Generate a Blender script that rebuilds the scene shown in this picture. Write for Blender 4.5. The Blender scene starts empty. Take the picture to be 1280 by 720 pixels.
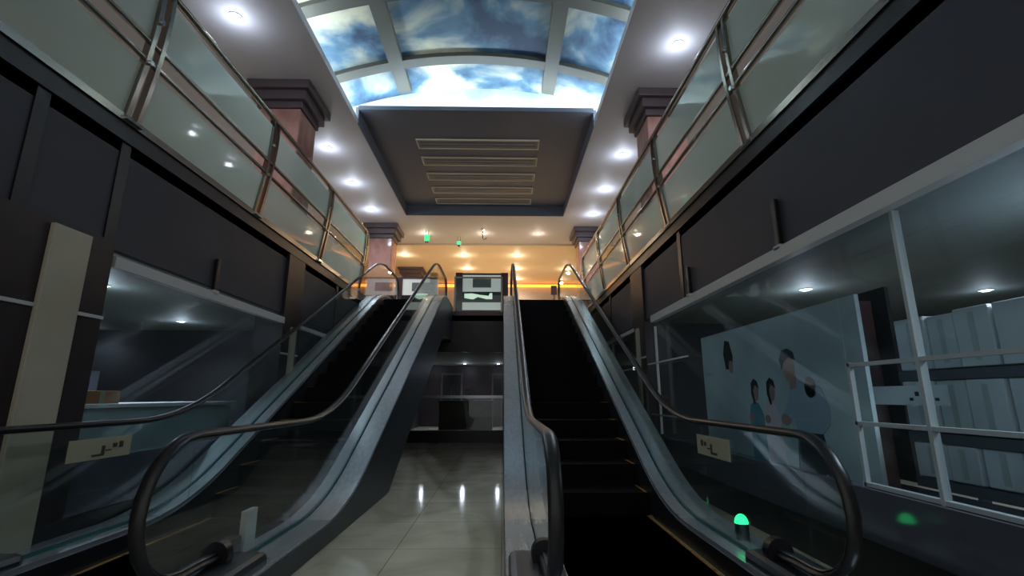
import bpy, bmesh, math, random
from mathutils import Vector
random.seed(7)
S = bpy.context.scene
COL = S.collection
PI = math.pi

# ---------------------------------------------------------------- camera, world, exposure
cam_d = bpy.data.cameras.new('camera'); cam = bpy.data.objects.new('camera', cam_d); COL.objects.link(cam)
cam_d.sensor_width = 36; cam_d.lens = 16.875; cam_d.clip_start = .03
cam.location = (0, 0, 1.13)
cam.rotation_euler = (math.radians(90 + 12.7), 0, math.radians(-1.13))
S.camera = cam
S.view_settings.view_transform = 'Standard'; S.view_settings.look = 'None'
S.view_settings.gamma = 1; S.view_settings.use_curve_mapping = False
S.view_settings.exposure = 0.0
W = bpy.data.worlds.new('world'); S.world = W; W.use_nodes = True
W.node_tree.nodes['Background'].inputs[0].default_value = (.70, .71, .72, 1)
W.node_tree.nodes['Background'].inputs[1].default_value = 0.7
DOWN_W = 95.0       # watts of one ceiling downlight
WARM_W = 95.0
COVE = 32.0          # emission of the cove light strips
SHOP_W = 95.0

# ---------------------------------------------------------------- measures
H = 3.35            # upper floor
YB, YT = 4.6, 11.09 # foot and head of the inclined run
TAN = H / (YT - YB)
XL, XR = -3.16, 2.25
GC = 2.27           # ceiling of the ground floor
UC = 6.10           # ceiling of the upper floor
OX0, OX1 = -2.73, 1.71
YE = 12.8           # edge of the landing slab

# ---------------------------------------------------------------- materials
def mat(name, col, rough=.5, metal=0, emit=None, es=0, spec=.5):
    m = bpy.data.materials.new(name); m.use_nodes = True
    b = m.node_tree.nodes['Principled BSDF']
    b.inputs['Base Color'].default_value = (*col, 1)
    b.inputs['Roughness'].default_value = rough
    b.inputs['Metallic'].default_value = metal
    b.inputs['Specular IOR Level'].default_value = spec
    if emit:
        b.inputs['Emission Color'].default_value = (*emit, 1)
        b.inputs['Emission Strength'].default_value = es
    return m

def noisy(name, c1, c2, scale=4, rough=.4, metal=0, detail=5, stretch=(1, 1, 1), lo=.35, hi=.65, bump=0, dist=0):
    m = mat(name, c1, rough, metal); nt = m.node_tree; n = nt.nodes; l = nt.links
    b = n['Principled BSDF']
    tc = n.new('ShaderNodeTexCoord'); mp = n.new('ShaderNodeMapping'); mp.inputs['Scale'].default_value = stretch
    no = n.new('ShaderNodeTexNoise'); no.inputs['Scale'].default_value = scale; no.inputs['Detail'].default_value = detail
    no.inputs['Distortion'].default_value = dist
    cr = n.new('ShaderNodeValToRGB')
    cr.color_ramp.elements[0].position = lo; cr.color_ramp.elements[1].position = hi
    cr.color_ramp.elements[0].color = (*c1, 1); cr.color_ramp.elements[1].color = (*c2, 1)
    l.new(tc.outputs['Object'], mp.inputs['Vector']); l.new(mp.outputs[0], no.inputs['Vector'])
    l.new(no.outputs['Fac'], cr.inputs[0]); l.new(cr.outputs[0], b.inputs['Base Color'])
    if bump:
        bp = n.new('ShaderNodeBump'); bp.inputs['Strength'].default_value = bump; bp.inputs['Distance'].default_value = .01
        l.new(no.outputs['Fac'], bp.inputs['Height']); l.new(bp.outputs[0], b.inputs['Normal'])
    return m

def glass(name, tint, film=.12, filmcol=(.5, .6, .6), rough=.02, gloss=1.0, milky=False):
    """thin pane: clear tinted glass with a slight film, mirror reflection by fresnel"""
    m = bpy.data.materials.new(name); m.use_nodes = True; nt = m.node_tree; n = nt.nodes; l = nt.links
    n.remove(n['Principled BSDF']); out = n['Material Output']
    tr = n.new('ShaderNodeBsdfTransparent'); tr.inputs[0].default_value = (*tint, 1)
    df = n.new('ShaderNodeBsdfDiffuse'); df.inputs[0].default_value = (*filmcol, 1)
    gl = n.new('ShaderNodeBsdfGlossy'); gl.inputs['Roughness'].default_value = rough
    lw = n.new('ShaderNodeLayerWeight'); lw.inputs[0].default_value = .5
    pw = n.new('ShaderNodeMath'); pw.operation = 'POWER'; pw.inputs[1].default_value = 4.5
    fr = n.new('ShaderNodeMath'); fr.operation = 'MULTIPLY_ADD'; fr.inputs[1].default_value = .8; fr.inputs[2].default_value = .04
    l.new(lw.outputs['Facing'], pw.inputs[0]); l.new(pw.outputs[0], fr.inputs[0])
    mu = n.new('ShaderNodeMath'); mu.operation = 'MULTIPLY'; mu.inputs[1].default_value = gloss
    m1 = n.new('ShaderNodeMixShader'); m1.inputs[0].default_value = film
    m2 = n.new('ShaderNodeMixShader')
    l.new(tr.outputs[0], m1.inputs[1]); l.new(df.outputs[0], m1.inputs[2])
    if milky:
        tl = n.new('ShaderNodeBsdfTranslucent'); tl.inputs[0].default_value = (*filmcol, 1); m0 = n.new('ShaderNodeMixShader'); m0.inputs[0].default_value = .5
        l.new(df.outputs[0], m0.inputs[1]); l.new(tl.outputs[0], m0.inputs[2]); l.new(m0.outputs[0], m1.inputs[2])
    l.new(fr.outputs[0], mu.inputs[0]); l.new(mu.outputs[0], m2.inputs[0])
    l.new(m1.outputs[0], m2.inputs[1]); l.new(gl.outputs[0], m2.inputs[2]); l.new(m2.outputs[0], out.inputs[0])
    return m

def marble_floor():
    m = mat('floor_marble', (.4, .38, .32), .09); nt = m.node_tree; n = nt.nodes; l = nt.links; b = n['Principled BSDF']
    tc = n.new('ShaderNodeTexCoord')
    no = n.new('ShaderNodeTexNoise'); no.inputs['Scale'].default_value = 1.3; no.inputs['Detail'].default_value = 8; no.inputs['Distortion'].default_value = 1.2
    cr = n.new('ShaderNodeValToRGB'); e = cr.color_ramp.elements
    e[0].position = .32; e[0].color = (.52, .48, .34, 1); e[1].position = .62; e[1].color = (.74, .69, .51, 1)
    br = n.new('ShaderNodeTexBrick'); br.offset = 0; br.inputs['Scale'].default_value = 1; br.inputs['Mortar Size'].default_value = .004
    br.inputs['Brick Width'].default_value = .8; br.inputs['Row Height'].default_value = .8
    br.inputs['Color1'].default_value = br.inputs['Color2'].default_value = (1, 1, 1, 1); br.inputs['Mortar'].default_value = (.55, .5, .45, 1)
    mx = n.new('ShaderNodeMix'); mx.data_type = 'RGBA'; mx.blend_type = 'MULTIPLY'; mx.inputs[0].default_value = 1
    l.new(tc.outputs['Object'], no.inputs[0]); l.new(tc.outputs['Object'], br.inputs[0]); l.new(no.outputs['Fac'], cr.inputs[0])
    l.new(cr.outputs[0], mx.inputs[6]); l.new(br.outputs[0], mx.inputs[7]); l.new(mx.outputs[2], b.inputs['Base Color'])
    return m

def cloud_mat():
    m = mat('painted_sky', (.1, .25, .5), .7); nt = m.node_tree; n = nt.nodes; l = nt.links; b = n['Principled BSDF']
    tc = n.new('ShaderNodeTexCoord')
    no = n.new('ShaderNodeTexNoise'); no.inputs['Scale'].default_value = .75; no.inputs['Detail'].default_value = 5; no.inputs['Distortion'].default_value = .4
    no.inputs['Roughness'].default_value = .5
    cr = n.new('ShaderNodeValToRGB'); e = cr.color_ramp.elements
    e[0].position = .40; e[0].color = (.010, .032, .078, 1); e[1].position = .62; e[1].color = (.50, .48, .36, 1)
    k = e.new(.48); k.color = (.06, .13, .20, 1)
    l.new(tc.outputs['Object'], no.inputs[0]); l.new(no.outputs['Fac'], cr.inputs[0]); l.new(cr.outputs[0], b.inputs['Base Color'])
    return m

def brushed(name, col, rough=.28, met=1):
    return noisy(name, col, tuple(c * .8 for c in col), 30, rough, met, 3, (1, .05, 1), .3, .7)

def step_mat():
    m = mat('step_metal', (.008, .007, .008), .6, .0, spec=.1); nt = m.node_tree; n = nt.nodes; l = nt.links; b = n['Principled BSDF']
    tc = n.new('ShaderNodeTexCoord'); w = n.new('ShaderNodeTexWave'); w.bands_direction = 'X'; w.inputs['Scale'].default_value = 35
    bp = n.new('ShaderNodeBump'); bp.inputs['Strength'].default_value = .6; bp.inputs['Distance'].default_value = .01
    l.new(tc.outputs['Object'], w.inputs[0]); l.new(w.outputs['Fac'], bp.inputs['Height']); l.new(bp.outputs[0], b.inputs['Normal'])
    return m

M = dict(
    floor=marble_floor(), sky=cloud_mat(),
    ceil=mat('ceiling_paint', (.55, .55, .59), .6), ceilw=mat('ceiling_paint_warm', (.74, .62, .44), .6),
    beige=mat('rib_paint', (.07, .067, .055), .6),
    panel=mat('dark_ceiling_panel', (.125, .14, .185), .55), slot=mat('slot_grille', (.26, .25, .24), .5),
    slotedge=mat('slot_edge', (.62, .55, .42), .4),
    fascia=noisy('fascia_panel', (.048, .048, .064), (.041, .041, .056), 1.5, .6), black=mat('black_trim', (.008, .007, .009), .35),
    trim=mat('metal_trim', (.55, .55, .54), .5, .1), cream=noisy('cream_stone', (.52, .47, .35), (.44, .40, .30), 2, .3),
    brown=noisy('dark_stone', (.028, .015, .017), (.016, .010, .012), 3, .4),
    pink=noisy('pink_marble', (.55, .29, .24), (.40, .20, .17), 6, .12, 0, 8, (1, 1, .5)),
    cap=mat('capital_stone', (.10, .075, .085), .4),
    steel=brushed('brushed_steel', (.62, .68, .72), .27, .65), steel2=brushed('dull_steel', (.17, .185, .21), .38),
    clad=brushed('cladding_steel', (.13, .15, .18), .42),
    bronze=mat('bronze_steel', (.33, .30, .26), .22, 1), chrome=mat('chrome', (.6, .6, .6), .12, 1),
    rubber=mat('handrail_rubber', (.012, .012, .013), .38), step=step_mat(), yellow=mat('yellow_line', (.42, .20, .03), .5),
    bal=glass('balustrade_glass', (.94, .975, .97), .02, (.25, .35, .36)),
    rail=glass('railing_glass', (.86, .93, .91), .50, (.78, .90, .84), .05, .8, True),
    shop=glass('shop_glass', (.88, .93, .94), .02, (.25, .30, .32), .01, .55),
    gedge=mat('glass_edge', (.01, .10, .10), .2),
    bulk=noisy('bulkhead_panel', (.085, .092, .115), (.07, .076, .096), 2, .09),
    dark=mat('dark_interior', (.018, .018, .022), .6), dceil=mat('shop_ceiling', (.10, .115, .11), .7),
    shopwall=mat('shop_wall', (.05, .055, .06), .7), white=mat('white_panel', (.62, .62, .60), .5),
    card=noisy('white_carton', (.78, .86, .90), (.68, .76, .82), 3, .5), band=mat('grey_band', (.09, .11, .13), .5),
    poster=noisy('poster_paper', (.62, .74, .74), (.36, .45, .48), .9, .45), skin=mat('print_skin', (.42, .26, .22), .5),
    hair=mat('print_hair', (.012, .014, .02), .5), shirt=mat('print_shirt', (.34, .45, .55), .5), navy=mat('print_navy', (.02, .026, .05), .5),
    teal=mat('print_teal', (.08, .30, .38), .5), pinkp=mat('print_pink', (.70, .60, .64), .5),
    label=mat('cream_label', (.40, .38, .25), .5), ink=mat('label_ink', (.05, .05, .03), .5),
    wood=mat('brown_frame', (.085, .035, .032), .3), orange=mat('orange_box', (.40, .17, .05), .5),
    lamp=mat('lamp_lens', (1, 1, 1), .3, 0, (.82, .90, 1), 14), warm=mat('warm_lens', (1, 1, 1), .3, 0, (1, .93, .8), 12),
    green=mat('green_lamp', (0, .3, .1), .3, 0, (.03, 1, .28), 2.2), greensign=mat('green_sign', (0, .3, .1), .3, 0, (.08, .8, .30), 1.3),
    led=mat('orange_led', (1, .4, 0), .4, 0, (1, .33, .04), 3), cove=mat('cove_strip', (1, 1, 1), .4, 0, (.74, .90, 1), COVE),
    screen=mat('grey_screen', (.20, .22, .20), .3), glow=mat('lit_emblem', (.8, 1, .8), .4, 0, (.75, 1, .75), .7),
    litw=mat('lit_white_panel', (.7, .7, .66), .5, 0, (.95, 1, .92), .28),  # faint emission added to make the stands' white panels brighter
    endglare=noisy('painted_cloud', (.70, .74, .70), (.30, .42, .50), 1.2, .7, lo=.4, hi=.75),  # pale vault end: cove light glare put into the paint colour
    wallu=mat('upper_wall', (.42, .38, .36), .6),
)

# ---------------------------------------------------------------- mesh helpers
class B:
    def __init__(s): s.v = []; s.f = []; s.mi = []; s.m = 0
    def box(s, x0, x1, y0, y1, z0, z1):
        n = len(s.v)
        s.v += [(x, y, z) for z in (z0, z1) for y in (y0, y1) for x in (x0, x1)]
        for f in ((0, 2, 3, 1), (4, 5, 7, 6), (0, 1, 5, 4), (2, 6, 7, 3), (0, 4, 6, 2), (1, 3, 7, 5)):
            s.f.append(tuple(n + i for i in f)); s.mi.append(s.m)
        return s
    def prism(s, pts, axis, a, b):
        """pts: polygon in the two other axes, extruded along axis from a to b"""
        n = len(s.v); k = len(pts)
        for t in (a, b):
            for p, q in pts:
                s.v.append({'x': (t, p, q), 'y': (p, t, q), 'z': (p, q, t)}[axis])
        s.f.append(tuple(range(n, n + k))); s.f.append(tuple(range(n + 2 * k - 1, n + k - 1, -1))); s.mi += [s.m, s.m]
        for i in range(k):
            j = (i + 1) % k
            s.f.append((n + i, n + k + i, n + k + j, n + j)); s.mi.append(s.m)
        return s
    def cyl(s, c, r, h, axis='z', k=16, r2=None):
        r2 = r if r2 is None else r2; n = len(s.v)
        for t, rr in ((0, r), (h, r2)):
            for i in range(k):
                a = 2 * PI * i / k; p, q = rr * math.cos(a), rr * math.sin(a)
                s.v.append({'x': (c[0] + t, c[1] + p, c[2] + q), 'y': (c[0] + p, c[1] + t, c[2] + q), 'z': (c[0] + p, c[1] + q, c[2] + t)}[axis])
        s.f.append(tuple(range(n, n + k))); s.f.append(tuple(range(n + 2 * k - 1, n + k - 1, -1))); s.mi += [s.m, s.m]
        for i in range(k):
            j = (i + 1) % k
            s.f.append((n + i, n + k + i, n + k + j, n + j)); s.mi.append(s.m)
        return s
    def tube(s, path, rx, ry=None, k=10):
        """path of points; cross section rx sideways (x-ish), ry along the normal in the path plane"""
        ry = rx if ry is None else ry; P = [Vector(p) for p in path]; n0 = len(s.v)
        for i, p in enumerate(P):
            t = (P[min(i + 1, len(P) - 1)] - P[max(i - 1, 0)]).normalized()
            side = Vector((1, 0, 0)) if abs(t.x) < .8 else Vector((0, 1, 0))
            nn = t.cross(side).normalized(); side = nn.cross(t).normalized()
            for j in range(k):
                a = 2 * PI * j / k
                q = p + side * (rx * math.cos(a)) + nn * (ry * math.sin(a)); s.v.append(tuple(q))
        for i in range(len(P) - 1):
            for j in range(k):
                a = n0 + i * k + j; b = n0 + i * k + (j + 1) % k
                s.f.append((a, b, b + k, a + k)); s.mi.append(s.m)
        s.f.append(tuple(n0 + j for j in range(k))[::-1]); s.f.append(tuple(n0 + (len(P) - 1) * k + j for j in range(k))); s.mi += [s.m, s.m]
        return s
    def ribbon(s, x0, x1, lo, hi):
        """solid strip between two polylines (y,z) of equal length, from x0 to x1"""
        n = len(s.v); k = len(lo)
        for (a, b), (c, d) in zip(lo, hi): s.v += [(x0, a, b), (x1, a, b), (x1, c, d), (x0, c, d)]
        for i in range(k - 1):
            a = n + 4 * i
            for j in range(4):
                jj = (j + 1) % 4
                s.f.append((a + j, a + jj, a + 4 + jj, a + 4 + j)); s.mi.append(s.m)
        s.f.append((n + 3, n + 2, n + 1, n)); e = n + 4 * (k - 1); s.f.append((e, e + 1, e + 2, e + 3)); s.mi += [s.m, s.m]
        return s
    def obj(s, name, mats, parent=None, smooth=False, bevel=0):
        me = bpy.data.meshes.new(name); me.from_pydata(s.v, [], s.f)
        if not isinstance(mats, (list, tuple)): mats = [mats]
        for m in mats: me.materials.append(m)
        me.polygons.foreach_set('material_index', s.mi)
        bm = bmesh.new(); bm.from_mesh(me); bmesh.ops.recalc_face_normals(bm, faces=bm.faces); bm.to_mesh(me); bm.free()
        if smooth:
            me.polygons.foreach_set('use_smooth', [True] * len(me.polygons))
            me.set_sharp_from_angle(angle=math.radians(40))
        o = bpy.data.objects.new(name, me); COL.objects.link(o); o.parent = parent
        if bevel:
            md = o.modifiers.new('bevel', 'BEVEL'); md.width = bevel; md.segments = 2; md.limit_method = 'ANGLE'
        return o

def thing(name, label, cat, loc=(0, 0, 0), group=None, rz=0):
    o = bpy.data.objects.new(name, None); COL.objects.link(o); o.location = loc; o.rotation_euler.z = rz
    o.empty_display_size = .1
    o['label'] = label; o['category'] = cat
    if group: o['group'] = group
    return o
def tag(o, label, cat, group=None):
    o['label'] = label; o['category'] = cat
    if group: o['group'] = group
    return o
def struct(o, label=None):
    o['kind'] = 'structure'
    if label: o['label'] = label; o['category'] = o.name.split('_')[0].split('.')[0]
    return o
def SB(name, m, *boxes, label=None):
    b = B()
    for x in boxes: b.box(*x)
    return struct(b.obj(name, m), label)
def dup(root, loc, label, group=None):
    r = root.copy(); COL.objects.link(r); r.location = loc; r['label'] = label
    if group: r['group'] = group
    for ch in list(root.children):
        if ch.type == 'LIGHT': continue
        c = ch.copy(); COL.objects.link(c); c.parent = r
        for g in list(ch.children):
            d = g.copy(); COL.objects.link(d); d.parent = c
    return r

# ---------------------------------------------------------------- the setting
SB('floor', M['floor'], (-8, 8, -3, 21, -.2, 0))
SB('floor_upper', M['ceilw'], (-8, XL, -3, YE, H - .25, H), (XR, 8, -3, YE, H - .25, H), (-8, 8, YE, 21, H - .25, H))
SB('ceiling_ground', M['dceil'], (-8, XL - .02, -3, YE, GC, GC + .08), (XR + .02, 8, -3, YE, GC, GC + .08), (-8, 8, YE + .1, 21, GC, GC + .08))
SB('ceiling_upper', M['ceil'], (-8, OX0, -3, 15.35, UC, UC + .12), (OX1, 8, -3, 15.35, UC, UC + .12), (OX0, OX1, YE, 15.35, UC, UC + .12))
SB('ceiling_rear', M['ceilw'], (-8, 8, 15.35, 21, UC - .06, UC + .12))
SB('wall_rear', M['wallu'], (-8, 8, 20.8, 21, H, UC - .06))
SB('wall_left', M['wallu'], (-8, -7.8, -3, 20.8, H, UC))
SB('wall_right', M['wallu'], (7.8, 8, -3, 20.8, H, UC))
# raised ceiling over the void: dark panel and its side returns
SB('ceiling_panel', M['panel'], (OX0, OX1, 8.16, YE, 6.40, 6.46))
SB('trim_panel_return', M['panel'], (OX0 - .06, OX0, 8.16, YE, UC + .12, 6.46), (OX1, OX1 + .06, 8.16, YE, UC + .12, 6.46), (OX0 - .06, OX1 + .06, YE, YE + .06, UC + .12, 6.46),
   (OX0 - .004, OX0 + .015, 8.16, YE, UC, UC + .12), (OX1 - .015, OX1 + .004, 8.16, YE, UC, UC + .12), (OX0, OX1, YE - .02, YE + .003, UC, 6.40))
SB('trim_vault_lip', M['panel'], (OX0, OX1, 8.12, 8.16, 6.39, 6.475))

# vault, painted with clouds
VX0, VX1 = OX0 - .30, OX1 + .30; VC = (VX0 + VX1) / 2; VH = (VX1 - VX0) / 2
def vz(x): u = (x - VC) / VH; return 6.72 + .46 * (1 - u * u) + .0
def vault():
    b = B(); n = 24; y0, y1 = -3, 8.62
    xs = [VX0 + (VX1 - VX0) * i / n for i in range(n + 1)]
    for i in range(n):
        a, c = xs[i], xs[i + 1]
        b.prism([(a, vz(a)), (c, vz(c)), (c, vz(c) + .05), (a, vz(a) + .05)], 'y', y0, y1)
    pts = [(x, vz(x)) for x in xs]
    e = B().prism([(VX0, 6.46)] + pts + [(VX1, 6.46)], 'y', y1 - .05, y1 - .01); struct(e.obj('trim_vault_end', M['endglare']))
    b.box(VX0 - .04, VX0, y0, y1, UC + .12, vz(VX0) + .05); b.box(VX1, VX1 + .04, y0, y1, UC + .12, vz(VX1) + .05)
    return struct(b.obj('ceiling_vault', M['sky']), 'shallow ceiling vault painted as blue sky with clouds')
vault()
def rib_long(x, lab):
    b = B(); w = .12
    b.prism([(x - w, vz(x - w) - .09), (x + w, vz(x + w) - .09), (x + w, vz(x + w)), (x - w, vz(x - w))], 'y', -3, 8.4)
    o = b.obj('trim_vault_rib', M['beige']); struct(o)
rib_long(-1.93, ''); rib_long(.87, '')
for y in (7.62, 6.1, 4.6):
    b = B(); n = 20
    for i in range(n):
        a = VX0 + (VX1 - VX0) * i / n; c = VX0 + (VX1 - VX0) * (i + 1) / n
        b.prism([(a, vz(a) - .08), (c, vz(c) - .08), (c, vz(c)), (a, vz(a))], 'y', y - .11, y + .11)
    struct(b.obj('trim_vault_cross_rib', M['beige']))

# cove light strips lying on the ledge round the vault
for nm, bx, lab in (('a', (VX0 + .05, VX0 + .13, -2.9, 8.5, UC + .125, UC + .16), 'long white cove light strip hidden along left edge of the sky vault'),
                    ('b', (VX1 - .13, VX1 - .05, -2.9, 8.5, UC + .125, UC + .16), 'long white cove light strip hidden along right edge of the sky vault'),
                    ('c', (VX0 + .3, VX1 - .3, 8.30, 8.42, 6.465, 6.50), 'white cove light strip across the end of the sky vault above dark panel')):
    b = B().box(*bx); tag(b.obj('cove_light', M['cove']), lab, 'light strip')

# five long slots in the dark panel
for i, (y, hl, yy) in enumerate(zip((9.36, 10.13, 10.92, 11.7, 12.42), (1.28, 1.29, 1.29, 1.29, 1.29), range(5))):
    nth = ('nearest the sky vault', 'second from the sky vault', 'middle one of the five', 'fourth from the sky vault', 'farthest from the sky vault')[i]
    t = thing('ceiling_vent', 'long narrow slot vent with pale edge in dark ceiling panel, ' + nth, 'vent', (-.54, y, 6.40), 'slot vents in the dark ceiling panel')
    w = .17
    B().box(-hl, hl, -w, w, -.012, 0).obj('grille', M['slot'], t)
    b = B(); e = .022
    b.box(-hl - e, hl + e, -w - e, -w, -.03, 0).box(-hl - e, hl + e, w, w + e, -.03, 0).box(-hl - e, -hl, -w, w, -.03, 0).box(hl, hl + e, -w, w, -.03, 0)
    b.obj('frame', M['slotedge'], t)
    b = B()
    for k in (-.06, .06): b.box(-hl + .05, hl - .05, k - .012, k + .012, -.022, -.012)
    b.obj('slat', M['panel'], t)

# fascias below the upper railings
def fascia(name, x0, x1, xn0, xn1):
    SB(name, M['fascia'], (x0, x1, -3, YE, GC + .02, H - .16))
    SB('trim_' + name.split('_')[1] + '_slab_edge', M['black'], (xn0, xn1, -3, YE, H - .16, H + .01))
fascia('wall_left_fascia', XL - .1, XL, XL - .1, XL + .03)
fascia('wall_right_fascia', XR, XR + .1, XR - .03, XR + .1)
SB('wall_landing_fascia', M['brown'], (XL, XR, YE, YE + .1, GC, H - .10))
SB('trim_landing_edge', M['wood'], (XL, XR, YE - .02, YE + .1, H - .10, H + .01))

# joints in the fascia panels
for s, ys in ((-1, (2.98, 3.72, 7.35, 9.0)), (1, (5.8, 8.1, 9.8))):
    for y in ys:
        x = XL if s < 0 else XR
        SB('trim_fascia_joint', M['black'], (x - (.0 if s < 0 else .012), x + (.012 if s < 0 else 0), y - .05, y + .05, GC + .02, H - .16))

# storefronts: header trims, bulkheads, panes
SB('trim_left_header', M['trim'], (XL - .02, XL + .05, 3.78, 6.85, 2.14, 2.23))
SB('trim_right_header', M['trim'], (XR - .06, XR + .02, .4, 7.0, 2.19, 2.29))
SB('trim_left_header_far', M['trim'], (XL - .02, XL + .04, 7.45, YE, 2.14, 2.2))
SB('trim_right_header_far', M['trim'], (XR - .04, XR + .02, 8.0, YE, 2.19, 2.25))
SB('wall_right_bulkhead', M['bulk'], (XR, XR + .12, .4, 7.4, .27, .575), (XR, XR + .12, 8.1, YE, .27, .575))
SB('wall_left_bulkhead', M['bulk'], (XL - .12, XL, 3.78, 6.8, .27, .66), (XL - .12, XL, 7.4, YE, .27, .66))
SB('baseboard_right', M['black'], (XR - .015, XR + .12, .4, YE, 0, .27))
SB('baseboard_left', M['black'], (XL - .12, XL + .015, -1, YE, 0, .27))
SB('wall_shop_left', M['shopwall'], (-7.9, -7.7, -1, YE, 0, GC), (-7.7, XL, -1, -.9, 0, GC))
SB('wall_shop_right', M['shopwall'], (6.4, 6.6, -1, YE, 0, GC), (XR + .1, 6.4, -1, -.9, 0, GC))
SB('wall_shop_rear', M['brown'], (-8, 8, 19.0, 19.2, 0, GC))
SB('wall_shop_divider', M['dark'], (XR + .12, 6.4, 7.6, 7.7, 0, GC), (-7.7, XL - .12, 8.6, 8.7, 0, GC), (XL - .05, XL, YE, 19, 0, GC), (XR, XR + .05, YE, 19, 0, GC))

def pane(name, x, y0, y1, z0, z1, lab, bars=(), ups=(), m='trim', bw=.012):
    t = thing(name, lab, 'window', (x, y0, z0)); t['kind'] = 'structure'
    B().box(-.006, .006, 0, y1 - y0, 0, z1 - z0).obj('pane', M['shop'], t)
    for z in bars: B().box(-.02, .02, 0, y1 - y0, z - z0 - bw, z - z0 + bw).obj('transom', M[m], t)
    for y in ups: B().box(-.022, .022, y - y0 - bw, y - y0 + bw, 0, z1 - z0).obj('mullion', M[m], t)
    return t
M['wtrim'] = mat('white_frame', (.42, .47, .48), .4, .1)
pane('window_1', XR + .06, 3.22, 7.35, .575, 2.2, 'shop window beside the right escalator with poster behind it')
w2 = pane('window_2', XR + .06, .5, 3.2, .575, 2.2, 'near right shop window crossed by white shelf bars with stacked cartons behind', (.59, .96, 1.33), (2.63, 1.5), 'wtrim', .012)
B().box(-.02, .01, 3.165 - .5, 3.185 - .5, 0, .77).obj('mullion', M['wtrim'], w2)
pane('window_3', XL - .05, 3.78, 6.8, .66, 2.15, 'dark shop window on the left between two stone pillars')
pane('window_4', XL - .05, 7.42, 12.7, .66, 2.15, 'far left shop window beyond the second pillar', (1.6,), (9.2,))
pane('window_5', XR + .06, 8.15, 12.7, .575, 2.2, 'far right shop window beyond the pillar', (1.6,), (10,))
for o in [o for o in bpy.data.objects if o.name.startswith('window_') and o.type == 'EMPTY']: pass
# slim frame by the right pillar
b = B(); b.box(-.015, .015, -.014, .014, 0, 1.5); f = tag(b.obj('frame_post', M['trim']), 'thin upright metal frame post in front of dark glass near the right pillar', 'post'); f.location = (XR - .03, 6.9, .62)
for z, y0, y1 in ((1.6, 5.75, 7.35), (.87, 6.3, 7.35)):
    B().box(-.01, .01, y0 - 6.9, y1 - 6.9, z - .62 - .01, z - .62 + .01).obj('rail', M['trim'], f)

# ground floor wall pillars, dark stone with a cream strip
def pillar(x, sgn, y0, y1, yc0, yc1, lab, ztop=2.3, zs=H - .18):
    t = thing('wall_pillar', lab, 'pillar', (x, (y0 + y1) / 2, 0), 'stone clad pillars along the escalator well'); m = (y0 + y1) / 2
    d = .42
    a, c = (-.40, .0) if sgn < 0 else (0, .40)
    B().box(a, c, y0 - m, y1 - m, 0, zs).obj('shaft', M['brown'], t)
    e0, e1 = (0, .035) if sgn < 0 else (-.035, 0)
    B().box(e0, e1, yc0 - m, yc1 - m, 0.02, ztop).obj('stone_strip', M['cream'], t, bevel=.005)
    e0, e1 = (0, .014) if sgn < 0 else (-.014, 0)
    b = B().box(e0, e1, y0 - m, yc0 - m - .003, 1.71, 1.735).box(e0, e1, yc1 - m + .003, y1 - m, 1.71, 1.735); b.obj('metal_line', M['trim'], t)
pillar(XL + .045, -1, 2.55, 3.75, 3.19, 3.50, 'near left pillar of dark stone with broad cream strip', 2.3, 2.34)
pillar(XL + .045, -1, 6.82, 7.38, 7.06, 7.22, 'far left pillar of dark stone with narrow cream strip behind the escalator', 2.12)
pillar(XR - .035, 1, 7.4, 8.05, 7.68, 7.82, 'right pillar of dark stone with narrow cream strip beside the escalator', 2.2)
# near left dark wall beside the pillar
SB('wall_left_near', M['dark'], (XL - .2, XL - .02, -1, 2.55, .27, GC))

# upright brackets above the headers
def bracket(x, y, z0, z1, lab):
    t = thing('sign_bracket', lab, 'bracket', (x, y, z0), 'upright brackets on the header trims')
    h = z1 - z0
    B().box(-.02, .02, -.028, .028, 0, h).obj('post', M['black'], t, bevel=.006)
    B().box(-.03, .03, -.05, .05, -.02, .02).obj('foot', M['trim'], t, bevel=.005)
bracket(XR - .03, 3.64, 2.29, 2.70, 'nearest black upright bracket on the right header trim')
bracket(XR - .03, 5.52, 2.29, 2.64, 'farther black upright bracket on the right header trim')
bracket(XL + .03, 5.15, 2.23, 2.60, 'black upright bracket on the left header trim')

# ---------------------------------------------------------------- escalators
def fil(pts, r=1.1, n=9):
    out = [pts[0]]
    for i in range(1, len(pts) - 1):
        p = Vector(pts[i]); a = (Vector(pts[i - 1]) - p).normalized(); c = (Vector(pts[i + 1]) - p).normalized()
        A = p + a * r * .5; Cc = p + c * r * .5
        for k in range(n + 1):
            t = k / n; q = A * (1 - t) ** 2 + p * 2 * t * (1 - t) + Cc * t * t; out.append((q.x, q.y))
    out.append(pts[-1]); return out
def base(y):
    return 0 if y < YB else (H if y > YT else (y - YB) * TAN)
def off(y, dz, r=.55):
    """smoothed step line raised by dz"""
    k = 0
    for i in range(-6, 7): k += base(y + i * r / 6)
    return k / 13 + dz
def ys(a, b, d=.12):
    n = max(1, int(math.ceil((b - a) / d))); return [a + (b - a) * i / n for i in range(n + 1)]
HR = .94; NR = .335; NY0 = 2.62; NY1 = 12.75
def hand_path():
    p = []
    for k in range(13):                                # front newel, from the underside up over
        a = -PI / 2 - PI * k / 12 ; p.append((NY0 + NR * math.cos(a), HR - NR + NR * math.sin(a)))
    p = [(NY0 + .35, HR - 2 * NR - .01), (NY0 + .15, HR - 2 * NR)] + p
    for y in ys(NY0 + .08, NY1 - .02): p.append((y, off(y, HR)))
    for k in range(13):
        a = PI / 2 - PI * k / 12; p.append((NY1 + NR * math.cos(a), H + HR - NR + NR * math.sin(a)))
    p += [(NY1 - .15, H + HR - 2 * NR), (NY1 - .35, H + HR - 2 * NR)]
    return p
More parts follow.
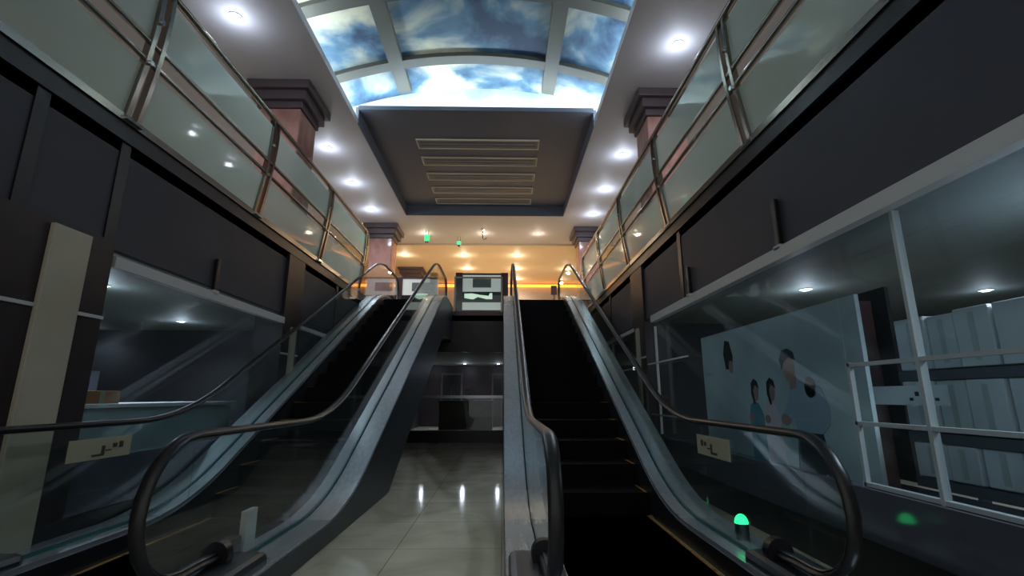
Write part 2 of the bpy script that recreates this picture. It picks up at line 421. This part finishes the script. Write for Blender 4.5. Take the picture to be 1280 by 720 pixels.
def escalator(xc, lab, lab_side):
    t = thing('escalator', lab, 'escalator', (xc, YB, 0), 'escalators rising to the upper floor')
    def P(b, name, m, up=None, **k):
        b.v = [(x, y - YB, z) for x, y, z in b.v]; return b.obj(name, m, up or t, **k)
    G = .665
    # truss cladding
    for s in (-1, 1):
        Y = ys(1.75, 13.0); lo = [(y, max(0.005, off(y, -.80))) for y in Y]; hi = [(y, off(y, .15)) for y in Y]
        a, c = sorted((s * (G + .20), s * (G + .225)))
        P(B().ribbon(a, c, lo, hi), 'side_cladding', M['clad'])
        # decks either side of the glass
        Y = ys(2.0, 13.0); hi = [(y, off(y, .165)) for y in Y]; lo = [(y, off(y, .13)) for y in Y]
        a, c = sorted((s * (G + .012), s * (G + .215))); P(B().ribbon(a, c, lo, hi), 'outer_deck', M['steel'])
        a, c = sorted((s * (G - .125), s * (G - .012))); P(B().ribbon(a, c, lo, hi), 'inner_deck', M['steel'])
        Y = ys(1.9, 13.0); hi = [(y, off(y, .13)) for y in Y]; lo = [(y, off(y, -.16)) for y in Y]
        a, c = sorted((s * (G - .13), s * (G - .12))); P(B().ribbon(a, c, lo, hi), 'skirt_panel', M['steel2'])
        # newel housing at the foot and the head
        for (y0, z0, d) in ((NY0, 0, 1), (NY1, H, -1)):
            b = B(); a, c = sorted((s * (G - .11), s * (G + .20)))
            b.box(a, c, min(y0 - d * .25, y0 + d * .55), max(y0 - d * .25, y0 + d * .55), z0 + .006, z0 + .235)
            nh = P(b, 'newel_housing', M['steel2'], bevel=.04)
            b = B(); b.cyl((s * G, y0 + d * .34 - .03, z0 + HR - 2 * NR), .075, .06, 'y', 20); P(b, 'handrail_inlet', M['black'], nh, smooth=True)
        # glass: panels between rail and deck
        cuts = [NY0, 3.9, 5.3, 6.8, 8.3, 9.8, 11.3, NY1]
        for i in range(len(cuts) - 1):
            Y = ys(cuts[i] + .006, cuts[i + 1] - .006); lo = [(y, off(y, .14)) for y in Y]; hi = [(y, off(y, HR - .03)) for y in Y]
            gp = P(B().ribbon(s * G - .006, s * G + .006, lo, hi), 'glass_panel', M['bal'])
            B2 = B(); B2.ribbon(s * G - .007, s * G + .007, [(y, z - .0) for y, z in lo], [(y, z + .045) for y, z in lo]); P(B2, 'glass_seal', M['gedge'], gp)
        for (yc, zc, d) in ((NY0, HR - NR, -1), (NY1, H + HR - NR, 1)):
            pts = [(yc, zc - NR + .03)] + [(yc + d * (NR - .03) * math.sin(PI * k / 14), zc - (NR - .03) * math.cos(PI * k / 14)) for k in range(15)]
            pts = pts[1:]
            P(B().prism(pts, 'x', s * G - .006, s * G + .006), 'glass_panel', M['bal'])
        # handrail
        pth = [(s * G, y, z) for y, z in hand_path()]
        hd = P(B().tube(pth, .036, .018, 12), 'handrail', M['rubber'], smooth=True)
        pth = [(s * G, y, z) for y, z in hand_path()]
        b = B(); hp = hand_path(); inn = []
        for i, (y, z) in enumerate(hp):
            j0, j1 = hp[max(i - 1, 0)], hp[min(i + 1, len(hp) - 1)]; ty, tz = j1[0] - j0[0], j1[1] - j0[1]; L = math.hypot(ty, tz)
            inn.append((s * G, y + tz / L * .022, z - ty / L * .022))
        b.tube(inn, .016, .007, 8); P(b, 'rail_track', M['steel2'], hd, smooth=True)
    Y = ys(6.2, 13.0); lo = [(y, off(y, -.80)) for y in Y]; hi = [(y, off(y, -.77)) for y in Y]
    P(B().ribbon(-G - .2, G + .2, lo, hi), 'underside_panel', M['clad'])
    # floor plates and combs
    for y0, y1, z in ((1.75, 3.0, 0), (12.45, 13.0, H)):
        b = B().box(-G + .12, G - .12, y0, y1, z + .004, z + .03); P(b, 'landing_plate', M['steel2'])
    for y0, y1, z in ((2.98, 3.16, 0), (12.3, 12.47, H)):
        b = B().box(-G + .13, G - .13, y0, y1, z + .006, z + .036)
        P(b, 'comb_plate', M['steel2'], bevel=.01)
    # steps
    N = 16; R = H / N; T = (YT - YB) / N; hw = G - .135
    spans = [(3.1 + i * .4, 3.1 + (i + 1) * .4, 0.0) for i in range(3)] + [(4.3, 4.6, 0)]
    spans += [(YB + i * T, YB + (i + 1) * T, i * R) for i in range(N)] + [(YT + i * .4, YT + (i + 1) * .4, H) for i in range(3)]
    for (a, c, z) in spans:
        b = B(); b.box(-hw, hw, a, c, z - .06, z)
        b.box(-hw, hw, a - .0, a + .03, z - R - .02, z - .06)
        b.m = 1; b.box(-hw + .005, -hw + .03, a + .01, c - .01, z, z + .003); b.box(hw - .03, hw - .005, a + .01, c - .01, z, z + .003)
        P(b, 'step', [M['step'], M['yellow']])
    # notice sticker on the outer balustrade, near its foot
    s = lab_side; b = B(); x = s * (G - .012)
    b.box(x - .002, x + .002, 3.42, 3.98, .69, .835); b.m = 1; xi = x - s * .003
    for (y0, y1, z0, z1) in ((3.86, 3.90, .755, .80), (3.80, 3.84, .76, .79), (3.70, 3.73, .71, .78), (3.62, 3.70, .71, .725), (3.74, 3.79, .74, .75)):
        b.box(xi - .0015, xi + .0015, y0, y1, z0, z1)
    o = P(b, 'notice_sticker', [M['label'], M['ink']]); o['label'] = 'cream notice sticker with dark marks'
    return t, P
eL, PL = escalator(-2.245, 'left escalator with black steps and glass sides, beside the marble floor', -1)
eR, PR = escalator(.905, 'right escalator with black steps and green lamp at its foot', 1)
# green running light on the right escalator's outer deck
b = B(); b.cyl((.76, 3.58, .16), .045, .11, 'z', 20); lb = PR(b, 'lamp_base', M['steel2'], smooth=True)
b = B()
for k in range(6):
    r0, r1 = .046 * math.cos(k * PI / 12), .046 * math.cos((k + 1) * PI / 12)
    b.cyl((.76, 3.58, .27 + .06 * math.sin(k * PI / 12)), r0, .05 * (math.sin((k + 1) * PI / 12) - math.sin(k * PI / 12)), 'z', 20, max(r1, .001))
o = PR(b, 'signal_lamp', M['green'], lb, smooth=True); o['label'] = 'glowing green signal lamp'
# pale key switch plate with round lock on the left escalator
b = B(); b.box(.60, .64, 3.30, 3.44, .165, .42); o = PL(b, 'switch_box', M['white'], bevel=.006); o['label'] = 'pale switch box with round dark lock'
b = B(); b.cyl((.575, 3.37, .35), .04, .03, 'x', 20); PL(b, 'lock', M['black'], o)
b = B(); b.box(.56, .65, 3.0, 3.25, .165, .30); PL(b, 'cover_box', M['black'], bevel=.01)

# ---------------------------------------------------------------- guard railings of the upper floor
def railing(side, lab, posts):
    x = XL if side < 0 else XR; d = -side          # d points to the void
    t = thing('guard_railing', lab, 'railing', (x, 0, H), 'glass guard railings of the upper floor')
    hz = 1.30
    def curve(z):                                   # bulge of the post toward the void
        u = z / hz; return d * (.02 + .13 * math.sin(min(1, u) * PI * .55))
    prof = [k / 12 * hz for k in range(13)]
    for y in posts:
        b = B()
        for o in (-.06, .06):
            b.prism([(curve(z) + .03, z) for z in prof] + [(curve(z) - .03, z) for z in reversed(prof)], 'y', y + o - .022, y + o + .022)
        po = b.obj('post', M['bronze'], t)
        B().box(-.06, .08 if d > 0 else .06, y - .09, y + .09, -.0, .03).obj('foot_plate', M['chrome'], po)
        for zc in (.55, .95): B().cyl((curve(zc) + d * .03, y - .05, zc), .022, d * .03, 'x', 12).obj('bolt', M['chrome'], po)
    for i in range(len(posts) - 1):
        a, c = posts[i] + .09, posts[i + 1] - .09
        for z0, z1 in ((.05, .52), (.78, 1.22)):
            x0, x1 = curve(z0), curve(z1)
            B().prism([(x0 - .006, z0), (x0 + .006, z0), (x1 + .006, z1), (x1 - .006, z1)], 'y', a, c).obj('glass_panel', M['rail'], t)
    y0, y1 = posts[0], posts[-1]
    for z, r in ((hz + .03, .035), (.58, .024), (.74, .024)):
        b = B(); b.cyl((curve(min(z, hz)), y0, z), r, y1 - y0, 'y', 14); b.obj('rail', M['bronze'], t, smooth=True)
    b = B(); b.box(-.03 + d * .02, .03 + d * .02, y0, y1, -.015, .05); b.obj('base_channel', M['bronze'], t)
railing(-1, 'long glass and steel guard railing along the left upper floor', (-.6, 1.6, 3.68, 5.78, 7.9, 10.15))
railing(1, 'long glass and steel guard railing along the right upper floor', (-.3, 1.8, 3.92, 6.05, 8.1, 10.1, 12.1))

# ---------------------------------------------------------------- columns of the upper floor
def column(x, y, lab):
    t = thing('marble_column', lab, 'column', (x, y, H), 'pink marble columns of the upper floor')
    h = UC - H; w = .33
    B().box(-w, w, -w, w, .12, h - .42).obj('shaft', M['pink'], t, bevel=.02)
    B().box(-w - .05, w + .05, -w - .05, w + .05, 0, .12).obj('plinth', M['cap'], t, bevel=.01)
    b = B(); b.box(-w - .03, w + .03, -w - .03, w + .03, h - .42, h - .30); b.box(-w - .10, w + .10, -w - .10, w + .10, h - .30, h - .14); b.box(-w - .17, w + .17, -w - .17, w + .17, h - .14, h - .001)
    b.obj('capital', M['cap'], t, bevel=.01)
column(-3.62, 7.35, 'pink marble column with dark capital behind left railing, nearest whole one')
column(2.72, 7.45, 'pink marble column with dark capital behind right railing, nearer one')
column(-3.6, 13.9, 'pink marble column behind the head of the left escalator')
column(2.62, 14.1, 'pink marble column beyond the head of the right escalator')
column(-3.6, 18.6, 'farthest marble column at the left near the rear wall')
column(-4.1, 3.3, 'marble column glimpsed through the near left railing glass')
column(4.6, 3.9, 'marble column glimpsed through the near right railing glass')

# ---------------------------------------------------------------- downlights
def downlight_proto(warm, r=.062):
    t = thing('downlight', '', 'ceiling light', (0, 0, 0))
    b = B(); k = 24
    b.cyl((0, 0, -.012), r + .025, .012, 'z', k); b.obj('trim_ring', M['white'], t, smooth=True)
    b = B(); b.cyl((0, 0, -.022), r * .8, .010, 'z', k, r); b.obj('lens', M['warm' if warm else 'lamp'], t, smooth=True)
    return t
LD = {}
def lamp_light(loc, w, col, name, r=.05, spot=False):
    k = (round(w, 3), col, spot)
    if k not in LD:
        d = bpy.data.lights.new(name, 'SPOT' if spot else 'POINT')
        if spot: d.spot_size = math.radians(150); d.spot_blend = .8
        d.energy = w; d.color = col; d.shadow_soft_size = r; LD[k] = d
    o = bpy.data.objects.new(name, LD[k]); COL.objects.link(o); o.location = loc; return o
cool = downlight_proto(False); warmp = downlight_proto(True, .06); used = set()
def downlight(x, y, z, lab, group, warm=False, w=None, sc=1):
    p = warmp if warm else cool
    if p.name in used: t = dup(p, (x, y, z), lab, group)
    else: used.add(p.name); t = p; t.location = (x, y, z); t['label'] = lab; t['group'] = group
    t.scale = (sc, sc, sc)
    w = w if w is not None else (WARM_W if warm else DOWN_W)
    if w > 0:
        c = (1, .83, .62) if warm else (.76, .85, 1)
        l = lamp_light((0, 0, -.22), w * .08, c, 'lamp_glow'); l.parent = t  # extra point light floating below the fitting, imitates a bloom halo on the ceiling
        l = lamp_light((0, 0, -.05), w, c, 'lamp_beam', .05, True); l.parent = t
O = ('nearest', 'second', 'third', 'fourth', 'fifth')
for i, y in enumerate((5.55, 9.04, 10.7, 12.4)):
    downlight(-3.6, y, UC, 'round white downlight in left ceiling strip, %s one from the camera' % O[i], 'downlights over the left gallery')
for i, y in enumerate((5.95, 9.2, 10.95, 12.6)):
    downlight(2.52, y, UC, 'round white downlight in right ceiling strip, %s one from the camera' % O[i], 'downlights over the right gallery')
for x, y, z, lab in ((-2.45, 14.3, UC, 'left one of the row just beyond the dark panel, above green sign'), (-.6, 14.3, UC, 'middle one of the row just beyond the dark panel, near the hook'), (1.1, 14.3, UC, 'right one of the row just beyond the dark panel'),
                     (-3.5, 16.5, UC - .06, 'left one of the second warm row'), (-1.4, 16.5, UC - .06, 'middle one of the second warm row'), (.5, 16.5, UC - .06, 'right one of the second warm row'),
                     (-3.4, 18.3, UC - .06, 'left one of the third warm row'), (-1.4, 18.3, UC - .06, 'middle one of the third warm row'), (.55, 18.3, UC - .06, 'inner right one of the third warm row'), (2.5, 18.3, UC - .06, 'outer right one of the third warm row'),
                     (.62, 20.0, UC - .06, 'small one close to the rear wall')):
    downlight(x, y, z, 'warm round downlight, ' + lab, 'warm downlights over the landing', True, sc=.8, w=(WARM_W if y > 15 else WARM_W * .5))
g = 'downlights inside the ground floor shops'
for x, y, lab, w in ((3.3, 5.04, 'bright round downlight inside right shop above the poster', SHOP_W), (5.3, 5.04, 'round downlight deeper inside the right shop', SHOP_W * .5), (3.3, 2.2, 'round downlight above the stacked cartons', SHOP_W * 1.2),
                     (-5.0, 7.5, 'bright round downlight inside left shop', SHOP_W * .9), (-7.0, 8.2, 'small round downlight deep inside left shop', SHOP_W * .2), (-4.2, 5.0, 'round downlight inside left shop above the counter', SHOP_W * 1.0),
                     (-2.75, 17.5, 'small downlight in the rear shop, left one', SHOP_W * .5), (-1.35, 17.5, 'small downlight in the rear shop, middle one', SHOP_W * .7), (-.15, 17.5, 'small downlight in the rear shop, right one', SHOP_W * .5)):
    downlight(x, y, GC, lab, g, w=w, sc=.75)

# orange light strip along the top of the rear wall
tag(B().box(-7.8, 7.8, 20.66, 20.74, 5.84, 5.94).obj('led_strip', M['led']), 'long glowing orange light strip along top of rear wall', 'light strip')

# hanging things near the landing ceiling
def hsign(x, y, z, w, h, lab):
    t = thing('hanging_sign', lab, 'sign', (x, y, z))
    B().box(-w / 2, w / 2, -.02, .02, 0, h).obj('lit_panel', M['greensign'], t, bevel=.01)
    b = B(); b.cyl((-w * .3, 0, h), .006, UC - z - h, 'z', 8); b.cyl((w * .3, 0, h), .006, UC - z - h, 'z', 8); b.obj('hanger', M['black'], t)
    B().box(-w / 2 + .03, -w / 2 + .06, -.01, .01, -.06, 0).box(w / 2 - .06, w / 2 - .03, -.01, .01, -.06, 0).obj('foot', M['black'], t)
hsign(-2.32, 14.0, 5.74, .15, .20, 'glowing green hanging sign, larger one left of the centre')
hsign(-1.40, 14.6, 5.82, .13, .12, 'small glowing green hanging sign, nearer the centre')
t = thing('ceiling_hook', 'small dark curved hook hanging from ceiling beyond the dark panel', 'hook', (-.62, 13.9, UC))
b = B(); b.tube([(0, 0, 0), (0, 0, -.22), (.005, 0, -.28), (.05, 0, -.33), (.1, 0, -.31), (.12, 0, -.27)], .013); b.obj('hook', M['black'], t, smooth=True)
B().cyl((0, 0, -.03), .05, .03, 'z', 16).obj('ceiling_plate', M['chrome'], t, smooth=True)

# ---------------------------------------------------------------- upper landing: kiosks, railing, white sign
def kiosk(x0, x1, y, lab, emblem):
    t = thing('display_stand', lab, 'display stand', ((x0 + x1) / 2, y, H)); w = (x1 - x0) / 2; pw = .2
    for s in (-1, 1): B().box(s * w - pw / 2, s * w + pw / 2, -.15, .15, 0, 1.16).obj('post', M['wood'], t, bevel=.01)
    i = w - pw / 2
    B().box(-i, i, -.10, .12, .10, .32).obj('lower_panel', M['litw'], t)
    b = B().box(-i, i, -.11, .12, .32, .62)
    if emblem:
        b.m = 1; b.prism([(-i * .9, .56), (-i * .9, .44), (-i * .45, .40), (-i * .2, .47), (i * .25, .41), (i * .55, .41), (i * .55, .58), (i * .42, .58), (i * .36, .50), (-i * .1, .53), (-i * .5, .57)], 'y', -.118, -.11)
    b.obj('sign_band', [M['black'], M['glow']], t)
    B().box(-i, i, -.10, .12, .62, 1.10).obj('upper_panel', M['litw'], t)
    B().box(-i * .48, i * .48, -.115, -.10, .74, .99).obj('screen', M['screen'], t)
    B().box(-i, i, -.12, .14, 1.10, 1.15).obj('top_rail', M['wood'], t)
    B().box(-i, i, -.12, .14, 0, .10).obj('base', M['wood'], t)
kiosk(-1.22, .05, 13.2, 'white panelled display stand with grey screen, dark posts and lit emblem', True)
kiosk(-3.0, -1.75, 13.7, 'white display stand with dark posts seen behind left escalator head', False)
def glass_rail(x0, x1, y, z, h, lab, barh, m='bronze', plinth=0, glassm='bal'):
    t = thing('glass_barrier', lab, 'barrier', (x0, y, z)); L = x1 - x0
    for x in (.03, L - .03): B().box(x - .025, x + .025, -.02, .02, 0, h).obj('post', M[m], t)
    B().box(.06, L - .06, -.006, .006, plinth, h - barh).obj('glass_panel', M[glassm], t)
    B().box(0, L, -.03, .03, h - barh, h).obj('top_rail', M[m], t)
    if plinth: B().box(0, L, -.1, .1, 0, plinth).obj('plinth', M['black'], t)
glass_rail(-1.34, .0, 12.92, H, 1.0, 'short glass barrier at the landing edge between the escalators', .04)
glass_rail(-3.05, 2.15, 12.62, 0, 1.15, 'low glass barrier with steel bar and black plinth on the ground floor', .07, 'steel', .29)
# posts next to the right escalator head
t = thing('barrier_post', 'slim steel post with dark top beside head of right escalator', 'post', (1.55, 14.2, H))
B().cyl((0, 0, 0), .07, .02, 'z', 20).obj('base', M['chrome'], t, smooth=True); B().cyl((0, 0, .02), .035, .75, 'z', 16).obj('pole', M['chrome'], t, smooth=True)
B().box(-.09, .09, -.06, .06, .77, 1.05).obj('head', M['wood'], t, bevel=.01)
t = thing('notice_card', 'small white notice card standing beside right escalator head', 'sign', (1.98, 11.2, H))
b = B(); b.box(-.15, .15, -.008, .008, .02, .30); b.obj('card', M['white'], t)
b = B(); b.tube([(-.07, -.011, .22), (0, -.011, .25), (.05, -.011, .20), (0, -.011, .16), (.04, -.011, .10), (.09, -.011, .08)], .010, .006, 6); b.obj('mark', M['ink'], t)
B().box(-.10, .10, -.04, .04, 0, .02).obj('base', M['black'], t)

# ---------------------------------------------------------------- rear ground floor shop
for x0, x1, lab in ((-2.3, -1.6, 'left dark double door in rear shop wall'), (-.35, .30, 'right dark double door in rear shop wall')):
    t = thing('shop_door', lab, 'door', ((x0 + x1) / 2, 18.96, 0)); w = (x1 - x0) / 2
    B().box(-w - .06, w + .06, -.02, .03, 0, 2.0).obj('frame', M['cap'], t)
    for s in (-1, 1): B().box(min(s * .01, s * w), max(s * .01, s * w), -.05, -.02, 0, 1.93).obj('door_leaf', M['black'], t)
t = thing('shop_counter', 'brown shop counter behind the low glass barrier', 'counter', (-1.1, 15.2, 0))
B().box(-.8, .8, -.3, .3, 0, .95).obj('body', noisy('counter_wood', (.10, .055, .035), (.06, .035, .025), 5, .4), t, bevel=.01)
B().box(-.85, .85, -.34, .34, .95, 1.0).obj('worktop', M['brown'], t)
t = thing('card_terminal', 'small white box standing on the rear shop counter', 'box', (-1.0, 15.0, 1.0)); B().box(-.14, .14, -.08, .08, 0, .34).obj('body', M['white'], t, bevel=.01); B().box(-.09, .09, -.085, -.08, .08, .2).obj('screen', M['screen'], t)

# ---------------------------------------------------------------- right shop: poster
t = thing('wall_poster', 'large pale poster of people behind the right shop window', 'poster', (2.5, 0, 0))
B().box(0, .03, 3.3, 6.0, .5, 1.84).obj('board', M['poster'], t)
def flat(b, pts, off_=0): b.prism(pts, 'x', -.003 - off_, -.001 - off_); return b
def ell(y, z, a, c, n=20): return [(y + a * math.cos(2 * PI * i / n), z + c * math.sin(2 * PI * i / n)) for i in range(n)]
# man in pale shirt and navy trousers
b = B(); flat(b, [(4.20, 1.20), (4.08, 1.27), (3.98, 1.24), (3.80, 1.20), (3.72, 1.05), (3.74, .92), (3.84, .84), (4.17, .83), (4.20, .95), (4.28, .90), (4.36, .98), (4.26, 1.08)])
b.m = 1; flat(b, [(4.17, .84), (3.84, .84), (3.74, .5), (4.22, .5)], .001)
b.m = 2; flat(b, ell(4.19, 1.37, .085, .125), .002); flat(b, ell(4.32, .93, .07, .05), .002); flat(b, [(4.20, 1.18), (4.12, 1.2), (4.10, 1.3), (4.22, 1.3)], .0015)
b.m = 3; flat(b, [(4.30, 1.36), (4.32, 1.45), (4.27, 1.53), (4.18, 1.54), (4.10, 1.50), (4.09, 1.43), (4.18, 1.46), (4.26, 1.42)], .003)
b.obj('printed_figure', [M['shirt'], M['navy'], M['skin'], M['hair']], t)['label'] = 'printed man in pale shirt and navy trousers'
# two women
for y, mm, lab in ((4.82, 'teal', 'printed woman in teal holding a strap'), (4.53, 'pinkp', 'printed woman in pale pink')):
    b = B(); flat(b, [(y + .13, .5), (y + .13, .95), (y + .10, 1.04), (y + .03, 1.08), (y - .06, 1.06), (y - .13, .96), (y - .15, .5)])
    b.m = 1; flat(b, ell(y - .02, 1.17, .055, .085), .001); flat(b, ell(y + .09, .92, .05, .04), .001)
    b.m = 2; flat(b, [(y + .02, 1.05), (y + .06, 1.15), (y + .05, 1.26), (y - .01, 1.30), (y - .07, 1.27), (y - .09, 1.2), (y - .02, 1.24), (y + .02, 1.18), (y - .01, 1.06)], .002)
    b.obj('printed_figure', [M[mm], M['skin'], M['hair']], t)['label'] = lab
b = B(); flat(b, [(5.38, 1.42), (5.42, 1.6), (5.36, 1.74), (5.26, 1.72), (5.2, 1.55), (5.24, 1.42)]); b.m = 1; flat(b, ell(5.26, 1.44, .05, .07), .001)
b.obj('printed_figure', [M['hair'], M['skin']], t)['label'] = 'printed dark haired head at top left of poster'
b = B(); flat(b, ell(3.93, 1.20, .075, .085)); b.obj('printed_face', M['skin'], t)['label'] = 'small faded face beside the man'

# stacked white cartons with grey shelf bands
rackY = [(3.34, 3.60), (3.12, 3.33), (2.86, 3.10), (2.30, 2.84), (1.85, 2.28), (1.4, 1.83)]
tier = [(.575, .81), (.885, 1.235), (1.31, 1.69)]
tz = ('bottom', 'middle', 'top'); cn = ('farthest', 'second', 'third', 'fourth', 'fifth', 'nearest')
r = thing('storage_rack', 'grey banded storage rack holding white cartons in the right shop', 'rack', (3.0, 2.5, 0))
for z in (.54, .85, 1.275): B().box(-.01, .5, -1.15, 1.12, z - .035, z + .030).obj('shelf', M['band'], r)
for y in (-1.13, 1.13): B().box(.44, .5, y - .02, y + .02, 0, 1.6).obj('upright', M['band'], r)
for ti, (z0, z1) in enumerate(tier):
    for ci, (y0, y1) in enumerate(rackY):
        h = z1 - z0 - (.012 if ti == 2 and ci in (1, 4) else 0) ; j = random.uniform(-.012, .02)
        t = thing('carton', 'tall white carton on %s shelf of the rack, %s column from the camera side of the poster' % (tz[ti], cn[ci]), 'carton', (3.0 + j, (y0 + y1) / 2, z0 + .005), 'white cartons on the rack')
        t['label'] = 'tall white carton on the %s shelf, %s' % (tz[ti], ('first after the poster', 'second after the poster', 'third after the poster', 'fourth after the poster, printed with dark marks', 'fifth after the poster', 'sixth after the poster')[ci])
        w = (y1 - y0) / 2
        B().box(0, .40, -w, w, 0, h - .005).obj('box', M['card'], t, bevel=.008)
        B().box(-.002, 0, -.02, .02, h * .1, h * .9).obj('tape', M['poster'], t)
        if ci == 3:
            b = B()
            for q in range(4 if ti < 2 else 3):
                z = h * (.15 + q * .22)
                b.prism([(-w + .05, z), (-w + .2, z), (-w + .2, z + .018), (-w + .05, z + .03)], 'x', -.004, -.001); b.prism([(-w + .08, z + .03), (-w + .1, z + .03), (-w + .16, z + .055), (-w + .14, z + .055)], 'x', -.004, -.001)
            b.obj('printed_marks', M['navy'], t)
# label strip and dark back panel between poster and cartons
tag(B().box(3.1, 3.13, 3.75, 5.2, .5, 2.0).obj('partition_board', M['dark']), 'dark partition board between poster and white cartons', 'board')
tag(B().box(2.95, 3.05, 3.85, 4.05, .4, 1.9).obj('brown_post', M['wood']), 'brown upright post beside the white cartons', 'post')
t = thing('price_strip', 'pale printed strip between poster and cartons at mid height', 'sign', (2.8, 3.3, 1.07)); B().box(0, .02, -.25, .35, 0, .13).obj('board', M['card'], t)
b = B()
for q in range(5): b.box(-.003, -.001, -.2 + q * .05, -.17 + q * .05, .03 + (q % 2) * .03, .05 + (q % 2) * .04)
b.obj('printed_marks', M['navy'], t)
tag(B().box(2.4, 2.95, 1.2, 3.75, .44, .50).obj('display_ledge', M['bulk']), 'low dark display ledge under cartons inside the window', 'ledge')

# left shop: counters and an orange box
t = thing('shop_counter', 'long pale counter inside the left shop', 'counter', (-4.0, 5.9, 0))
pale = mat('pale_counter', (.36, .44, .42), .5)
B().box(-.35, .2, -1.6, 1.1, 0, 1.02).obj('body', pale, t, bevel=.01); B().box(-.4, .25, -1.65, 1.15, 1.02, 1.06).obj('worktop', M['white'], t, bevel=.005)
t = thing('cardboard_box', 'orange brown box on the pale counter inside the left shop', 'box', (-3.95, 4.75, 1.06)); B().box(-.15, .15, -.22, .22, 0, .12).obj('body', M['orange'], t, bevel=.005); B().box(-.152, .152, -.03, .03, .001, .122).obj('tape', M['label'], t)
t = thing('display_cabinet', 'dark display cabinet at the back of the left shop', 'cabinet', (-6.4, 5.5, 0)); B().box(-.3, .3, -2, 2, 0, 1.5).obj('body', M['shopwall'], t)
for k in range(3): B().box(.3, .32, -1.95 + k * 1.32, -.67 + k * 1.32, .05, 1.45).obj('door', M['bulk'], t)
